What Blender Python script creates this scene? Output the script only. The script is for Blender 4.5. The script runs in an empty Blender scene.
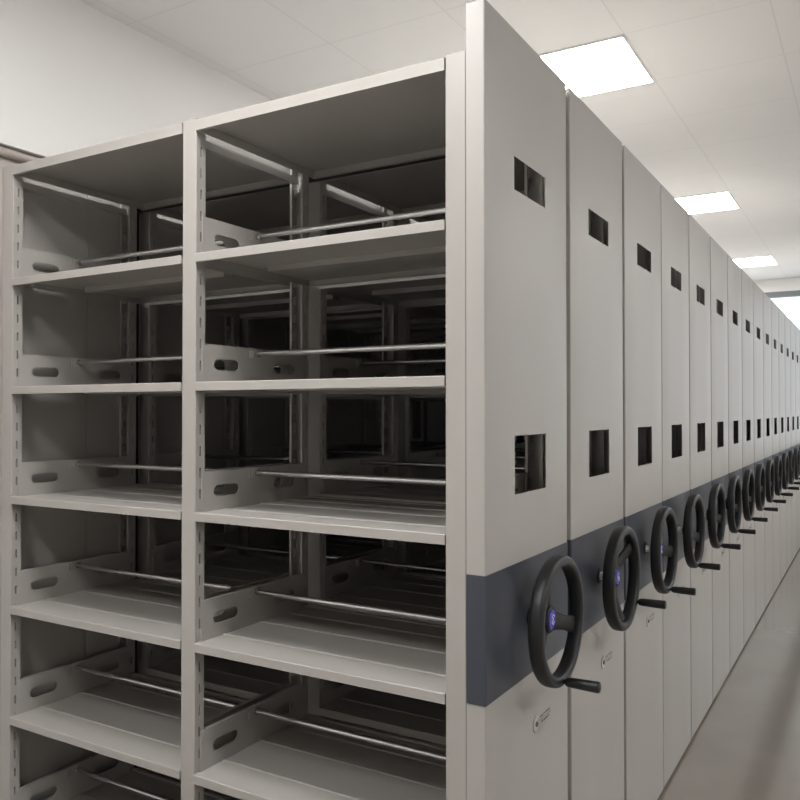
import bpy, bmesh, math
C = bpy.context.scene.collection
PI = math.pi

# ------------------------------------------------------------------ materials
def new_mat(name):
    m = bpy.data.materials.new(name); m.use_nodes = True
    return m, m.node_tree.nodes, m.node_tree.links, m.node_tree.nodes['Principled BSDF']

def paint(name, col, rough=.42, metal=0.0, bump=.0, scale=400, vary=.03, spec=.5, coat=0):
    m, N, L, b = new_mat(name)
    b.inputs['Roughness'].default_value = rough
    b.inputs['Metallic'].default_value = metal
    b.inputs['Specular IOR Level'].default_value = spec
    b.inputs['Coat Weight'].default_value = coat
    tc = N.new('ShaderNodeTexCoord'); ns = N.new('ShaderNodeTexNoise')
    ns.inputs['Scale'].default_value = 3.0; ns.inputs['Detail'].default_value = 3
    L.new(tc.outputs['Object'], ns.inputs['Vector'])
    r = N.new('ShaderNodeValToRGB')
    r.color_ramp.elements[0].color = tuple(c * (1 - vary) for c in col) + (1,)
    r.color_ramp.elements[1].color = tuple(min(1, c * (1 + vary)) for c in col) + (1,)
    L.new(ns.outputs['Fac'], r.inputs['Fac']); L.new(r.outputs['Color'], b.inputs['Base Color'])
    if bump:
        n2 = N.new('ShaderNodeTexNoise'); n2.inputs['Scale'].default_value = scale
        L.new(tc.outputs['Object'], n2.inputs['Vector'])
        bp = N.new('ShaderNodeBump'); bp.inputs['Strength'].default_value = bump; bp.inputs['Distance'].default_value = .001
        L.new(n2.outputs['Fac'], bp.inputs['Height']); L.new(bp.outputs['Normal'], b.inputs['Normal'])
    return m

M_grey = paint('grey_powder_coat', (.37, .352, .332), .40, bump=.15, scale=900, vary=.015)
M_rack = paint('rack_powder_coat', (.36, .342, .320), .36, bump=.12, scale=900, vary=.015)
M_band = paint('slate_powder_coat', (.043, .048, .063), .42, bump=.12, scale=900, vary=.03)
M_black = paint('black_grip_plastic', (.012, .0125, .014), .42, vary=.1, spec=.35)
M_steel = paint('zinc_plated_steel', (.62, .62, .62), .26, metal=1.0, vary=.05)
M_white = paint('pale_blue_print', (.42, .45, .80), .4)
M_axle = paint('bright_axle_sleeve', (.85, .86, .85), .3)
M_blue = paint('blue_emblem', (.035, .035, .30), .25)
M_ink = paint('grey_print', (.10, .10, .10), .5)
M_lock = paint('lock_nickel', (.42, .41, .39), .35)
M_wall = paint('white_wall_paint', (.86, .852, .838), .75, bump=.2, scale=120, vary=.01)
M_frame = paint('window_frame_grey', (.16, .18, .19), .45)
M_whitef = paint('light_frame_white', (.8, .8, .8), .45)
M_blind = paint('beige_blind_fabric', (.48, .43, .40), .8, bump=.3, scale=500)

def ceiling_mat():
    m, N, L, b = new_mat('white_ceiling_tiles')
    b.inputs['Roughness'].default_value = .7
    tc = N.new('ShaderNodeTexCoord'); sx = N.new('ShaderNodeSeparateXYZ'); L.new(tc.outputs['Object'], sx.inputs[0])
    def M(op, a, bb=None):
        n = N.new('ShaderNodeMath'); n.operation = op
        for i, v in enumerate((a, bb)):
            if v is None: continue
            if isinstance(v, (int, float)): n.inputs[i].default_value = v
            else: L.new(v, n.inputs[i])
        return n.outputs[0]
    ds = []
    for ax, off in ((0, .226 + 60), (1, -2.0 + 60)):
        t = M('FRACT', M('DIVIDE', M('ADD', sx.outputs[ax], off), .6))
        d = M('MINIMUM', t, M('SUBTRACT', 1.0, t))
        ds.append(d)
    d = M('MINIMUM', ds[0], ds[1])
    k = M('LESS_THAN', d, .006)
    mix = N.new('ShaderNodeMix'); mix.data_type = 'RGBA'
    L.new(k, mix.inputs[0])
    mix.inputs[6].default_value = (.91, .905, .89, 1); mix.inputs[7].default_value = (.83, .825, .81, 1)
    L.new(mix.outputs[2], b.inputs['Base Color'])
    return m
M_ceil = ceiling_mat()

def floor_mat():
    m, N, L, b = new_mat('polished_grey_floor')
    tc = N.new('ShaderNodeTexCoord')
    ns = N.new('ShaderNodeTexNoise'); ns.inputs['Scale'].default_value = 2.5; ns.inputs['Detail'].default_value = 2
    L.new(tc.outputs['Object'], ns.inputs['Vector'])
    r = N.new('ShaderNodeValToRGB')
    r.color_ramp.elements[0].color = (.215, .19, .163, 1); r.color_ramp.elements[0].position = .3
    r.color_ramp.elements[1].color = (.24, .215, .186, 1); r.color_ramp.elements[1].position = .7
    L.new(ns.outputs['Fac'], r.inputs['Fac']); L.new(r.outputs['Color'], b.inputs['Base Color'])
    b.inputs['Roughness'].default_value = .16
    b.inputs['Coat Weight'].default_value = .5; b.inputs['Coat Roughness'].default_value = .08
    return m
M_floor = floor_mat()

def emis(name, col, s):
    m, N, L, b = new_mat(name)
    b.inputs['Base Color'].default_value = (.9, .9, .9, 1)
    b.inputs['Emission Color'].default_value = col + (1,); b.inputs['Emission Strength'].default_value = s
    return m
M_light = emis('lit_led_diffuser', (1.0, .99, .975), 38.5)

def glass_mat():
    m = bpy.data.materials.new('window_glass'); m.use_nodes = True
    N, L = m.node_tree.nodes, m.node_tree.links; N.clear()
    o = N.new('ShaderNodeOutputMaterial'); t = N.new('ShaderNodeBsdfTransparent'); g = N.new('ShaderNodeBsdfGlossy')
    g.inputs['Roughness'].default_value = .02
    x = N.new('ShaderNodeMixShader'); x.inputs[0].default_value = .07
    L.new(t.outputs[0], x.inputs[1]); L.new(g.outputs[0], x.inputs[2]); L.new(x.outputs[0], o.inputs[0])
    return m
M_glass = glass_mat()

# ------------------------------------------------------------------ mesh helpers
def add_box(bm, x0, x1, y0, y1, z0, z1, bev=0.0):
    r = bmesh.ops.create_cube(bm, size=1)
    for v in r['verts']:
        v.co.x = x0 if v.co.x < 0 else x1
        v.co.y = y0 if v.co.y < 0 else y1
        v.co.z = z0 if v.co.z < 0 else z1
    if bev:
        es = {e for v in r['verts'] for e in v.link_edges}
        bmesh.ops.bevel(bm, geom=list(es), offset=bev, segments=2, affect='EDGES', profile=.5)

def quad(bm, pts, mi=0):
    f = bm.faces.new([bm.verts.new(p) for p in pts]); f.material_index = mi
    return f

def finish(bm, name, mats, smooth=False, ang=40):
    bmesh.ops.remove_doubles(bm, verts=bm.verts, dist=1e-5)
    bmesh.ops.recalc_face_normals(bm, faces=bm.faces)
    me = bpy.data.meshes.new(name); bm.to_mesh(me); bm.free()
    for m in (mats if isinstance(mats, (list, tuple)) else [mats]): me.materials.append(m)
    if smooth:
        me.shade_smooth()
        me.set_sharp_from_angle(angle=math.radians(ang))
    return me

def link(name, me, parent=None, loc=(0, 0, 0), solid=0.0):
    o = bpy.data.objects.new(name, me); C.objects.link(o); o.location = loc
    if parent: o.parent = parent
    if solid:
        s = o.modifiers.new('sheet', 'SOLIDIFY'); s.thickness = solid; s.offset = -1 if solid > 0 else 1
    return o

def boxes(name, mat, *bx, bev=0.0):
    bm = bmesh.new()
    for b in bx: add_box(bm, *b, bev=bev)
    return finish(bm, name, mat)

def struct(name, me, loc=(0, 0, 0)):
    o = link(name, me, None, loc); o['kind'] = 'structure'; return o

def cyl_x(bm, x0, x1, r0, r1=None, cy=0, cz=0, n=24, mi=0, cap=True):
    r1 = r0 if r1 is None else r1
    A = [bm.verts.new((x0, cy + r0 * math.cos(2 * PI * i / n), cz + r0 * math.sin(2 * PI * i / n))) for i in range(n)]
    B = [bm.verts.new((x1, cy + r1 * math.cos(2 * PI * i / n), cz + r1 * math.sin(2 * PI * i / n))) for i in range(n)]
    for i in range(n):
        f = bm.faces.new((A[i], A[(i + 1) % n], B[(i + 1) % n], B[i])); f.material_index = mi
    if cap:
        bm.faces.new(A).material_index = mi; bm.faces.new(B).material_index = mi

def lathe_x(bm, prof, n=32, cy=0, cz=0, closed=False, mi=0):
    """prof: list of (x, r) turned about the x axis"""
    rings = []
    for x, r in prof:
        rings.append([bm.verts.new((x, cy + r * math.cos(2 * PI * i / n), cz + r * math.sin(2 * PI * i / n))) for i in range(n)])
    m = len(rings)
    for k in range(m if closed else m - 1):
        a, b = rings[k], rings[(k + 1) % m]
        for i in range(n):
            f = bm.faces.new((a[i], a[(i + 1) % n], b[(i + 1) % n], b[i])); f.material_index = mi
    if not closed:
        for ring in (rings[0], rings[-1]):
            bm.faces.new(ring).material_index = mi

# ------------------------------------------------------------------ the room
XL, XR, YN, YF, H = -2.09, 3.9, -4.2, 9.76, 3.22
struct('floor', boxes('floor', M_floor, (XL - .2, XR + .2, YN - .2, YF + .2, -.1, 0)))
struct('ceiling', boxes('ceiling', M_ceil, (XL - .2, XR + .2, YN - .2, YF + .2, H, H + .1)))
# left wall with a recessed opening (a blind fills it)
WY0, WY1, WZ0, WZ1 = -1.4, .75, .95, 2.53
struct('wall_left', boxes('wall_left', M_wall,
       (XL - .2, XL, YN, WY0, 0, H), (XL - .2, XL, WY1, YF, 0, H),
       (XL - .2, XL, WY0, WY1, 0, WZ0), (XL - .2, XL, WY0, WY1, WZ1, H)))
struct('wall_right', boxes('wall_right', M_wall, (XR, XR + .2, YN, YF, 0, H)))
struct('wall_near', boxes('wall_near', M_wall, (XL - .2, XR + .2, YN - .2, YN, 0, H)))
FX0, FX1, FZ0, FZ1 = -1.5, 2.5, .95, 3.055
struct('wall_far', boxes('wall_far', M_wall,
       (XL - .2, FX0, YF, YF + .2, 0, H), (FX1, XR + .2, YF, YF + .2, 0, H),
       (FX0, FX1, YF, YF + .2, 0, FZ0), (FX0, FX1, YF, YF + .2, FZ1, H)))
# far window: aluminium frame and glass
bm = bmesh.new()
add_box(bm, FX0, FX1, YF + .002, YF + .08, FZ1 - .07, FZ1)
add_box(bm, FX0, FX1, YF + .002, YF + .08, FZ0, FZ0 + .06)
for k in range(5):
    x = FX0 + (FX1 - FX0 - .05) * k / 4
    add_box(bm, x, x + .05, YF + .002, YF + .08, FZ0 + .06, FZ1 - .07)
wf = struct('window_1', finish(bm, 'window_1', M_frame))
g = link('pane', boxes('pane', M_glass, (FX0 + .02, FX1 - .02, YF + .035, YF + .041, FZ0 + .03, FZ1 - .03)), wf)
# left window: frame in its recess, closed blind
bm = bmesh.new()
xa, xb = XL - .11, XL - .065
add_box(bm, xa, xb, WY0, WY1, WZ1 - .05, WZ1); add_box(bm, xa, xb, WY0, WY1, WZ0, WZ0 + .05)
for y in (WY0, (WY0 + WY1) / 2 - .025, WY1 - .05): add_box(bm, xa, xb, y, y + .05, WZ0 + .05, WZ1 - .05)
w2 = struct('window_2', finish(bm, 'window_2', M_frame))
link('pane', boxes('pane', M_glass, (xa + .015, xa + .021, WY0 + .02, WY1 - .02, WZ0 + .02, WZ1 - .02)), w2)
bl = bpy.data.objects.new('roller_blind', None); C.objects.link(bl); bl.location = (XL - .045, (WY0 + WY1) / 2, WZ0)
bl['label'] = 'closed beige roller blind in the recess of the left wall'; bl['category'] = 'blind'
hw = (WY1 - WY0) / 2 - .006
bm = bmesh.new(); add_box(bm, -.004, -.002, -hw, hw, .03, WZ1 - WZ0 - .03)
link('blind_fabric', finish(bm, 'blind_fabric', M_blind), bl)
bm = bmesh.new()
me = bmesh.ops.create_cone(bm, cap_ends=True, segments=20, radius1=.018, radius2=.018, depth=2 * hw)
bmesh.ops.rotate(bm, verts=bm.verts, cent=(0, 0, 0), matrix=__import__('mathutils').Matrix.Rotation(PI / 2, 3, 'X'))
bmesh.ops.translate(bm, verts=bm.verts, vec=(0.012, 0, WZ1 - WZ0 - .0195))
link('roller', finish(bm, 'roller', M_blind, True), bl)
link('bottom_bar', boxes('bottom_bar', M_whitef, (-.01, .004, -hw, hw, .005, .03)), bl)
# skirting
struct('baseboard_left', boxes('baseboard_left', M_whitef, (XL, XL + .012, YN, YF, 0, .1)))
struct('baseboard_far', boxes('baseboard_far', M_whitef, (XL + .012, XR, YF - .012, YF, 0, .1)))
# steel rails the carriages run on
for k, x in enumerate((-.42, -1.33)):
    struct('trim_%d' % (k + 1), boxes('floor_rail', M_steel, (x - .03, x + .03, -.25, YF - .03, 0, .006), (x - .012, x + .012, -.25, YF - .03, .006, .016)))

# ------------------------------------------------------------------ ceiling lights
T = .6
me_fr = boxes('light_frame', M_whitef, (-.3, .3, -.3, -.288, -.008, 0), (-.3, .3, .288, .3, -.008, 0),
              (-.3, -.288, -.288, .288, -.008, 0), (.288, .3, -.288, .288, -.008, 0))
me_df = boxes('diffuser', M_light, (-.288, .288, -.288, .288, -.007, -.001))
lab = {(-.526, 2.3): 'largest and nearest square ceiling light panel above the shelving row',
       (-.526, 5.3): 'middle one of the three lit ceiling panels above the shelving row',
       (-.526, 8.3): 'farthest and smallest lit ceiling panel above the shelving row'}
for x in (-.526, 2.474):  # second column is out of view, added to light the end panels
    for y in (-1.9, -.7, 2.3, 5.3, 8.3):  # nearest panel is an added fill lamp for the posts and shelf tops
        if x > 0 and y < -1: continue
        t = bpy.data.objects.new('ceiling_light', None); C.objects.link(t); t.location = (x, y, H)
        side = 'over the aisle' if x > 1 else 'over the aisle' if x > 1 else 'over the floor before the row'
        t['label'] = lab.get((x, y), 'unseen square lit ceiling panel %s, %s' % (side, {
            -1.9: 'added fill nearest the near wall', -.7: 'just before the first shelving unit', 2.3: 'level with the fifth shelving unit',
            5.3: 'midway down the row', 8.3: 'closest to the far window'}[y]))
        t['category'] = 'ceiling light'; t['group'] = 'square ceiling light panels'
        link('light_frame', me_fr, t); link('diffuser', me_df, t)

# ------------------------------------------------------------------ shelving carriage parts (unit space: end panel face x=0, open front y=0)
D = .545                                   # carriage depth
LEV = [2.325, 1.955, 1.600, 1.242, .884, .526, .168]
PW = .052
PX = [-.0465 - PW, -.924, -1.745]          # left edges of the three post lines
BAYS = [(PX[1] + PW, PX[0]), (PX[2] + PW, PX[1])]
PZ0, PZ1 = .045, 2.33

def post_mesh(flip):
    """hollow slotted upright, 52 x 38 mm, slots on both side faces"""
    w, d = PW, .036
    bm = bmesh.new()
    e = .0
    # front / rear faces with small rounded corners
    r = .002
    quad(bm, [(r, 0, PZ0), (w - r, 0, PZ0), (w - r, 0, PZ1), (r, 0, PZ1)])
    # open back with two turned-in lips
    for xa, xb in ((0, .008), (w, w - .008)):
        quad(bm, [(xa, d, PZ0), (xb, d, PZ0), (xb, d, PZ1), (xa, d, PZ1)])
        quad(bm, [(xb, d, PZ0), (xb, d - .006, PZ0), (xb, d - .006, PZ1), (xb, d, PZ1)])
    quad(bm, [(0, r, PZ0), (r, 0, PZ0), (r, 0, PZ1), (0, r, PZ1)])
    quad(bm, [(w, r, PZ0), (w - r, 0, PZ0), (w - r, 0, PZ1), (w, r, PZ1)])
    quad(bm, [(0, r, PZ1), (r, 0, PZ1), (w - r, 0, PZ1), (w, r, PZ1), (w, d, PZ1), (0, d, PZ1)])
    quad(bm, [(0, r, PZ0), (r, 0, PZ0), (w - r, 0, PZ0), (w, r, PZ0), (w, d, PZ0), (0, d, PZ0)])
    ys = [r, .016, .022, d]
    for x in (0, w):
        zs = [PZ0]
        z = PZ1 - .075
        sl = []
        while z > PZ0 + .04:
            sl.append((z - .027, z)); z -= .0595
        sl.reverse()
        for a, b in sl: zs += [a, b]
        zs.append(PZ1)
        for yi in range(3):
            for zi in range(len(zs) - 1):
                if yi == 1 and zi % 2 == 1: continue
                quad(bm, [(x, ys[yi], zs[zi]), (x, ys[yi + 1], zs[zi]), (x, ys[yi + 1], zs[zi + 1]), (x, ys[yi], zs[zi + 1])])
        # slot depth
        sx = .012 if x == 0 else -.012
        for a, b in sl:
            for p, q in (((ys[1], a), (ys[2], a)), ((ys[1], b), (ys[2], b)), ((ys[1], a), (ys[1], b)), ((ys[2], a), (ys[2], b))):
                quad(bm, [(x, *p), (x, *q), (x + sx, *q), (x + sx, *p)])
    if flip:
        for v in bm.verts: v.co.y = .515 - v.co.y
    return finish(bm, 'post', M_rack)
ME_post_f, ME_post_r = post_mesh(False), post_mesh(True)

def profile_sheet(pts, x0, x1, name, mat):
    """folded sheet: polyline in (y, z) run along x, with end closures"""
    bm = bmesh.new()
    A = [bm.verts.new((x0, y, z)) for y, z in pts]; B = [bm.verts.new((x1, y, z)) for y, z in pts]
    for i in range(len(pts) - 1): bm.faces.new((A[i], A[i + 1], B[i + 1], B[i]))
    return bm

def shelf_mesh(x0, x1, lip, beads=True, name='shelf'):
    t = .0016; w = []
    yb = .517 if beads else D - .001
    def fold(top, off):   # closed profile of constant sheet thickness
        return top
    top = [(-.004, -lip), (-.004, -.002), (-.002, 0), (.018, 0)]
    if beads:
        top += [(.021, -.003)]
        for b in (.115, .275, .40):
            top += [(b - .006, -.003), (b - .002, -.0005), (b + .002, -.0005), (b + .006, -.003)]
        top += [(yb - .022, -.003), (yb - .019, 0)]
    top += [(yb - .002, 0), (yb, -.002), (yb, -lip)]
    bm = bmesh.new()
    A = [bm.verts.new((x0, y, z)) for y, z in top]; B = [bm.verts.new((x1, y, z)) for y, z in top]
    # underside
    bot = [(-.004 + t, -lip), (-.004 + t, -.003 - t)] + [(yb - t, -.003 - t), (yb - t, -lip)]
    bot = [(-.004 + t, -lip), (.009, -lip), (.009, -lip + t), (-.004 + 2 * t, -lip + t), (-.004 + 2 * t, -.003 - t), (yb - 2 * t, -.003 - t),
           (yb - 2 * t, -lip + t), (yb - .014, -lip + t), (yb - .014, -lip), (yb - t, -lip)]
    A2 = [bm.verts.new((x0, y, z)) for y, z in bot]; B2 = [bm.verts.new((x1, y, z)) for y, z in bot]
    for P, Q in ((A, B), (A2, B2)):
        for i in range(len(P) - 1): bm.faces.new((P[i], P[i + 1], Q[i + 1], Q[i]))
    bm.faces.new((A[0], B[0], B2[0], A2[0])); bm.faces.new((A[-1], B[-1], B2[-1], A2[-1]))
    # side flanges
    for x in (x0, x1):
        add_box(bm, min(x, x + (t if x == x0 else -t)), max(x, x + (t if x == x0 else -t)), -.003, yb - .001, -lip + .001, -.0035)
    if beads:   # stiffening channel welded under the shelf
        add_box(bm, x0 + .06, x1 - .06, .232, .274, -lip + .003, -.0045)
    return finish(bm, name, M_rack)
ME_shelf = [shelf_mesh(b[0] + .0005, b[1] - .0005, .024) for b in BAYS]
ME_cover = [shelf_mesh(b[0] + .0005, b[1] - .0005, .030, False, 'top_cover') for b in BAYS]

def plate_mesh(side):
    """upstand at the side of a shelf with two oval slots; local x=0 is against the posts"""
    bm = bmesh.new(); x = 0
    y0, y1, z0, z1 = .024, .482, -.02, .108
    ovs = [(.122, .052, .052, .016), (.385, .052, .052, .016)]
    cells = [(y0, .26), (.26, y1)]
    for (ya, yb), (cy, cz, hw_, r) in zip(cells, ovs):
        outer_c = [(yb, z1), (ya, z1), (ya, z0), (yb, z0)]
        angs = sorted({round(a, 6) for a in [i * PI / 16 for i in range(-16, 16)] + [math.atan2(q - cz, p - cy) for p, q in outer_c]})
        def oval(a):
            c, s = math.cos(a), math.sin(a); L = hw_ - r
            # ray / stadium
            best = None
            if abs(s) > 1e-9:
                tt = r / abs(s)
                if abs(c * tt) <= L: best = tt
            if best is None:
                cc = L if c > 0 else -L
                bq = c * cc; best = bq + math.sqrt(max(0, bq * bq - (cc * cc - r * r)))
            return (cy + c * best, cz + s * best)
        def rect(a):
            c, s = math.cos(a), math.sin(a); ts = []
            if c > 1e-9: ts.append((yb - cy) / c)
            if c < -1e-9: ts.append((ya - cy) / c)
            if s > 1e-9: ts.append((z1 - cz) / s)
            if s < -1e-9: ts.append((z0 - cz) / s)
            tt = min(ts); return (cy + c * tt, cz + s * tt)
        I = [bm.verts.new((0, *oval(a))) for a in angs]; O = [bm.verts.new((0, *rect(a))) for a in angs]
        n = len(angs)
        for i in range(n):
            bm.faces.new((I[i], I[(i + 1) % n], O[(i + 1) % n], O[i]))
    geom = list(bm.faces)
    bmesh.ops.remove_doubles(bm, verts=bm.verts, dist=1e-5)
    r = bmesh.ops.extrude_face_region(bm, geom=list(bm.faces))
    vs = [g for g in r['geom'] if isinstance(g, bmesh.types.BMVert)]
    bmesh.ops.translate(bm, verts=vs, vec=(side * .0016, 0, 0))
    # folded top lip reaching away from the bay, and two little hook tabs for the rod
    add_box(bm, *sorted((0, -side * .012)), y0, y1, z1 - .0016, z1)
    for ty in (.222, .232):
        add_box(bm, *sorted((side * .0016, side * .0034)), ty - .0015, ty + .0015, .078, .1)
    return finish(bm, 'shelf_side_plate', M_rack)
ME_plate = {1: plate_mesh(1), -1: plate_mesh(-1)}

def rod_mesh(x0, x1):
    bm = bmesh.new()
    for dy, r in ((0, .0080), ):
        cyl_x(bm, x0 + .0016, x1 - .0016, r, cy=.252 + dy, cz=.092, n=16)
    for x, s in ((x0 + .0018, 1), (x1 - .0018, -1)):
        cyl_x(bm, x, x + s * .012, .0095, cy=.252, cz=.092, n=16)
    return finish(bm, 'retaining_rod', M_steel, True)
ME_rod = [rod_mesh(*b) for b in BAYS]

def end_panel_mesh():
    r = .004; dpt = .046; z0, z1 = .014, 2.435
    bm = bmesh.new()
    sec = [(-dpt, 0)]
    for k in range(5):
        a = k / 4 * PI / 2; sec.append((-r + r * math.sin(a), r - r * math.cos(a)))
    i0 = len(sec) - 1
    for k in range(5):
        a = k / 4 * PI / 2; sec.append((-r + r * math.cos(a), D - r + r * math.sin(a)))
    sec.append((-dpt, D))
    wy0, wy1 = .168, .378
    holes = [(1.321, 1.461), (2.05, 2.13)]
    zs = [z0, 1.321, 1.461, 2.05, 2.13, z1]
    for i in range(len(sec) - 1):
        for k in range(len(zs) - 1):
            (xa, ya), (xb, yb) = sec[i], sec[i + 1]
            if i == i0:
                for a, b, mid in ((ya, wy0, 0), (wy0, wy1, 1), (wy1, yb, 0)):
                    if mid and k in (1, 3): continue
                    quad(bm, [(0, a, zs[k]), (0, b, zs[k]), (0, b, zs[k + 1]), (0, a, zs[k + 1])])
            else:
                quad(bm, [(xa, ya, zs[k]), (xb, yb, zs[k]), (xb, yb, zs[k + 1]), (xa, ya, zs[k + 1])])
    for z in (z0, z1):
        quad(bm, [(x, y, z) for x, y in sec])
    # turned-in edges of the two openings
    for a, b in holes:
        t = .0015
        for p, q in (((wy0, a), (wy1, a)), ((wy0, b), (wy1, b)), ((wy0, a), (wy0, b)), ((wy1, a), (wy1, b))):
            quad(bm, [(0, *p), (0, *q), (-t, *q), (-t, *p)])
    return finish(bm, 'end_panel', M_grey, True, 30)
ME_end = end_panel_mesh()

def band_mesh():
    r = .0045; z0, z1 = .872, 1.157; o = .0016
    sec = [(-.0455, -o)]
    for k in range(5):
        a = k / 4 * PI / 2; sec.append((-r + (r + o) * math.sin(a), r - (r + o) * math.cos(a)))
    for k in range(5):
        a = k / 4 * PI / 2; sec.append((-r + (r + o) * math.cos(a), D - r + (r + o) * math.sin(a)))
    sec.append((-.0455, D + o))
    inn = [(-.0455, -.0002)] + [(-.0002, r), (-.0002, D - r)] + [(-.0455, D + .0002)]
    bm = bmesh.new()
    for i in range(len(sec) - 1):
        quad(bm, [(*sec[i], z0), (*sec[i + 1], z0), (*sec[i + 1], z1), (*sec[i], z1)])
    for z in (z0, z1):
        quad(bm, [(x, y, z) for x, y in sec + inn[::-1]])
    return finish(bm, 'control_band', M_band, True, 30)
ME_band = band_mesh()

# side sheet closing the far (left) end, in two leaves with a seam
ME_side = boxes('side_panel', M_rack, (-1.7485, -1.7455, -.0038, .328, .03, 2.33), (-1.7485, -1.7455, .333, D - .001, .03, 2.33), (-1.752, -1.7485, .31, .35, .03, 2.33))
ME_rail = boxes('frame_rail', M_rack, (.018, .034, .034, .481, 2.264, 2.287))
ME_low = boxes('frame_rail', M_rack, (.018, .034, .034, .481, .06, .10))
ME_base = boxes('base_frame', M_rack, (-1.745, -.047, .004, .05, .03, .14), (-1.745, -.047, D - .076, D - .030, .03, .14),
                (-.45, -.39, 0.05, D - .076, .05, .13), (-1.36, -1.30, 0.05, D - .076, .05, .13))
bm = bmesh.new(); lathe_x(bm, [(-.014, .02), (-.014, .026), (-.012, .0285), (.012, .0285), (.014, .026), (.014, .02)], 20)
ME_wheel = finish(bm, 'track_wheel', M_steel, True)

ME_seal = boxes('light_seal', M_black, (-1.745, -.047, D, D + .004, 2.296, 2.324), (-1.7485, -1.7455, D, D + .004, .03, 2.33))  # added strip that keeps light from leaking between carriages
ME_seals = [boxes('light_seal', M_black, (-1.745, -.047, D, D + g_, 2.296, 2.324), (-1.7485, -1.7455, D, D + g_, .03, 2.33)) for g_ in (.0268, .0228)]
# hand wheel: axis x, centre at the axle on the panel face; grip direction is -z at rest
RC, XC = .1435, .072
def rim_mesh():
    bm = bmesh.new()
    pr = []
    for k in range(14):
        a = 2 * PI * k / 14
        c, s = math.cos(a), math.sin(a)
        pr.append((XC + .0180 * (abs(c) ** .6) * (1 if c > 0 else -1), RC + .0135 * (abs(s) ** .6) * (1 if s > 0 else -1)))
    lathe_x(bm, pr, 64, closed=True)
    # three flat, slightly dished spokes
    for ang in (75, 195, 315):
        th = math.radians(ang - 90)
        u = (math.cos(th), math.sin(th)); v = (-u[1], u[0])
        secs = [(.015, .026, .044), (.06, .021, .047), (.10, .017, .057), (.138, .024, .070)]
        rings = []
        for rr, hw_, xx in secs:
            ring = []
            for sgn, dx in ((-1, -.005), (-1, .003), (-.6, .0065), (.6, .0065), (1, .003), (1, -.005)):
                ring.append(bm.verts.new((xx + dx, u[0] * rr + v[0] * hw_ * sgn, u[1] * rr + v[1] * hw_ * sgn)))
            rings.append(ring)
        for a, b in zip(rings, rings[1:]):
            for i in range(6): bm.faces.new((a[i], a[(i + 1) % 6], b[(i + 1) % 6], b[i]))
        bm.faces.new(rings[0]); bm.faces.new(rings[-1])
    return finish(bm, 'hand_wheel', M_black, True, 45)
ME_rim = rim_mesh()
bm = bmesh.new()
lathe_x(bm, [(.026, .020), (.028, .028), (.036, .034), (.050, .035), (.0565, .032), (.058, .027), (.0565, .0265)], 32)
ME_hub = finish(bm, 'hub', M_black, True, 35)
bm = bmesh.new()
lathe_x(bm, [(.0560, .0255), (.0590, .0245), (.0602, .018)], 32)
def stroke(pts, w, x, mi):
    for (a, b), (c, d) in zip(pts, pts[1:]):
        l = math.hypot(c - a, d - b); nx, ny = -(d - b) / l * w / 2, (c - a) / l * w / 2
        bm.faces.new([bm.verts.new((x, p, q)) for p, q in ((a + nx, b + ny), (c + nx, d + ny), (c - nx, d - ny), (a - nx, b - ny))]).material_index = mi
stroke([(.010, .006), (.002, .012), (-.008, .006), (.004, .001), (-.009, -.005), (.001, -.012), (.010, -.006)], .0036, .0606, 1)
stroke([(-.004, .014), (.004, -.014)], .0022, .0607, 1)
ME_emb = finish(bm, 'emblem', [M_blue, M_white])
bm = bmesh.new()
lathe_x(bm, [(0.0018, .0125), (.022, .0125), (.0235, .011), (.030, .011)], 24)
ME_axle = finish(bm, 'axle', M_axle, True, 35)
bm = bmesh.new()
lathe_x(bm, [(.002, .024), (.005, .0235), (.0055, .0165)], 28)
ME_collar = finish(bm, 'collar', M_black, True, 35)
bm = bmesh.new()
lathe_x(bm, [(XC + .016, .004), (XC + .022, .0075), (XC + .024, .0105), (XC + .035, .0118), (XC + .100, .0135), (XC + .104, .0125), (XC + .1055, .009)], 20, cz=-RC)
ME_grip = finish(bm, 'grip', M_black, True, 35)
# lock: small round chrome disc beside printed marks
bm = bmesh.new()
lathe_x(bm, [(.0005, .021), (.0030, .0205), (.0036, .018), (.0026, .0165)], 28)
ME_lock = finish(bm, 'lock', M_lock, True, 35)
bm = bmesh.new()
cyl_x(bm, .0026, .0046, .0065, n=18); add_box(bm, .0046, .0052, -.001, .001, -.005, .005)
ME_key = finish(bm, 'keyhole', M_ink, True)
bm = bmesh.new()
for k, (a, b, z, h) in enumerate(((.030, .050, .008, .004), (.055, .066, .009, .003), (.071, .100, .008, .004), (.028, .108, 0, .0012),
                                  (.040, .052, -.007, .004), (.057, .085, -.008, .004), (.089, .096, -.007, .003))):
    add_box(bm, .0001, .0006, a, b, z - h / 2, z + h / 2)
ME_marks = finish(bm, 'printed_marks', M_ink)

# ------------------------------------------------------------------ one carriage, then copies
def child(name, me, parent, loc=(0, 0, 0), label=None):
    o = link(name, me, parent, loc)
    if label: o['label'] = label
    return o

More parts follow.
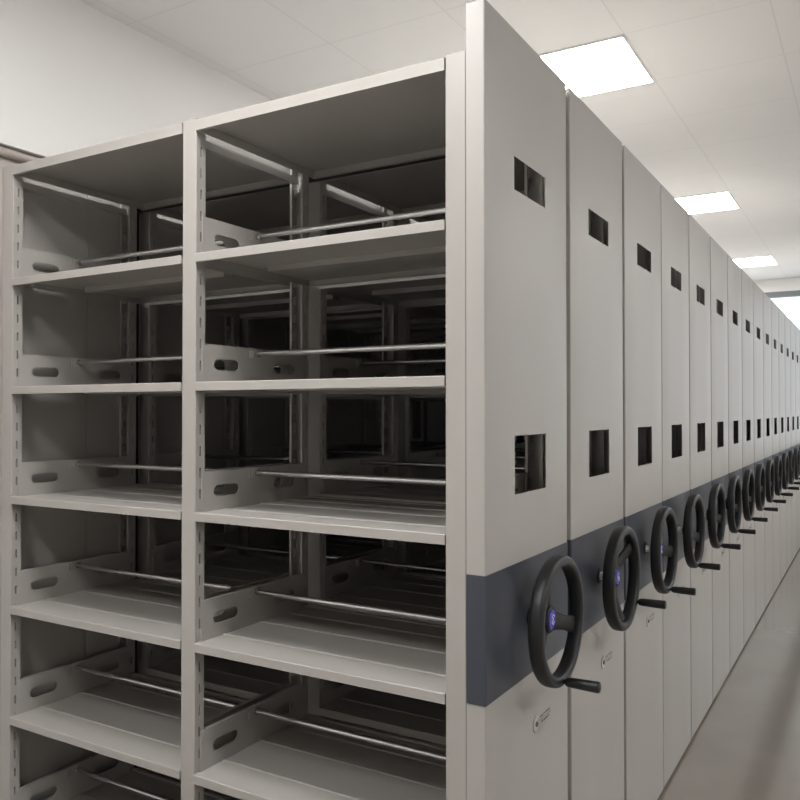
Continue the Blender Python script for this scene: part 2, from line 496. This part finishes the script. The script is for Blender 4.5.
root = bpy.data.objects.new('mobile_shelving_unit', None); C.objects.link(root)
inner = set()
for x in PX:
    child('post', ME_post_f, root, (x, 0, 0)); child('post', ME_post_r, root, (x, 0, 0))
    inner.add(child('frame_rail', ME_rail, root, (x, 0, 0))); inner.add(child('frame_rail', ME_low, root, (x, 0, 0)))
for i, b in enumerate(BAYS):
    for k, z in enumerate(LEV):
        if k == 0:
            child('top_cover', ME_cover[i], root, (0, 0, z))
            continue
        child('shelf', ME_shelf[i], root, (0, 0, z))
        inner.add(child('side_plate', ME_plate[1], root, (b[0], 0, z)))
        inner.add(child('side_plate', ME_plate[-1], root, (b[1], 0, z)))
        inner.add(child('retaining_rod', ME_rod[i], root, (0, 0, z), 'shiny metal retaining rod'))
child('side_panel', ME_side, root)
child('light_seal', ME_seal, root, label='added black strip blocking light in the gap')
child('base_frame', ME_base, root)
for x in (-.42, -1.33):
    for y in (.10, D - .145): inner.add(child('track_wheel', ME_wheel, root, (x, y, .0447)))
child('end_panel', ME_end, root)
child('control_band', ME_band, root, label='dark slate band')
hwl = child('hand_wheel', ME_rim, root, (0, .262, 1.012), 'black three-spoked hand wheel')
child('hub', ME_hub, hwl); child('emblem', ME_emb, hwl, label='blue round emblem with a pale mark')
child('axle', ME_axle, hwl, label='bright pale grey axle'); child('collar', ME_collar, hwl); child('grip', ME_grip, hwl)
lk = child('lock', ME_lock, root, (0, .300, .735), 'small round metal lock')
child('keyhole', ME_key, lk); child('printed_marks', ME_marks, lk)

def dup(src, full):
    r = src.copy(); C.objects.link(r)
    for ch in list(src.children):
        if not full and ch in inner: continue
        c = ch.copy(); C.objects.link(c); c.parent = r
        for g_ in ch.children:
            d = g_.copy(); C.objects.link(d); d.parent = c
    return r

YS = [0, .577, 1.150, 1.705] + [1.705 + .563 * k for k in range(1, 14)]
ORD = ['first', 'second', 'third', 'fourth', 'fifth', 'sixth', 'seventh', 'eighth', 'ninth', 'tenth', 'eleventh', 'twelfth',
       'thirteenth', 'fourteenth', 'fifteenth', 'sixteenth', 'last']
ROT = [-2, 50, 4, -6, 2, 0, -3, 5, 0, -4, 3, 0, 2, -2, 0, 3, 0]
units = [root] + [dup(root, i <= 5) for i in range(1, 17)]
for i, (u, y) in enumerate(zip(units, YS)):
    u.location = (0, y, 0)
    if i == 0: s = 'grey mobile shelving unit nearest the camera, its two open bays of shelves facing out'
    elif i == 1: s = 'grey mobile shelving unit with slate band, second in row, wheel grip turned to the right'
    elif i == 16: s = 'grey mobile shelving unit at the far end of the row by the window'
    else: s = 'grey mobile shelving unit with slate band, %s from the near end of the row' % ORD[i]
    u['label'] = s; u['category'] = 'mobile shelving'; u['group'] = 'row of mobile shelving units'
    for c in u.children:
        if i < 2 and c.name.startswith('light_seal'): c.data = ME_seals[i]
        if c.name.startswith('hand_wheel'): c.rotation_euler = (math.radians(ROT[i]), 0, 0)

# ------------------------------------------------------------------ daylight, camera, view
w = bpy.data.worlds.new('daylight'); bpy.context.scene.world = w; w.use_nodes = True
bg = w.node_tree.nodes['Background']; bg.inputs[0].default_value = (.86, .94, 1, 1); bg.inputs[1].default_value = 1.5

cd = bpy.data.cameras.new('camera'); cam = bpy.data.objects.new('camera', cd); C.objects.link(cam)
cd.sensor_width = 36; cd.lens = 36 * 806 / 800; cd.clip_start = .02
cam.location = (.742, -1.623, 1.52)
cam.rotation_euler = (math.radians(90.78), 0, math.radians(30.6))
sc = bpy.context.scene; sc.camera = cam
sc.view_settings.view_transform = 'Standard'; sc.view_settings.look = 'None'
sc.view_settings.gamma = 1; sc.view_settings.exposure = 0.0; sc.view_settings.use_curve_mapping = False
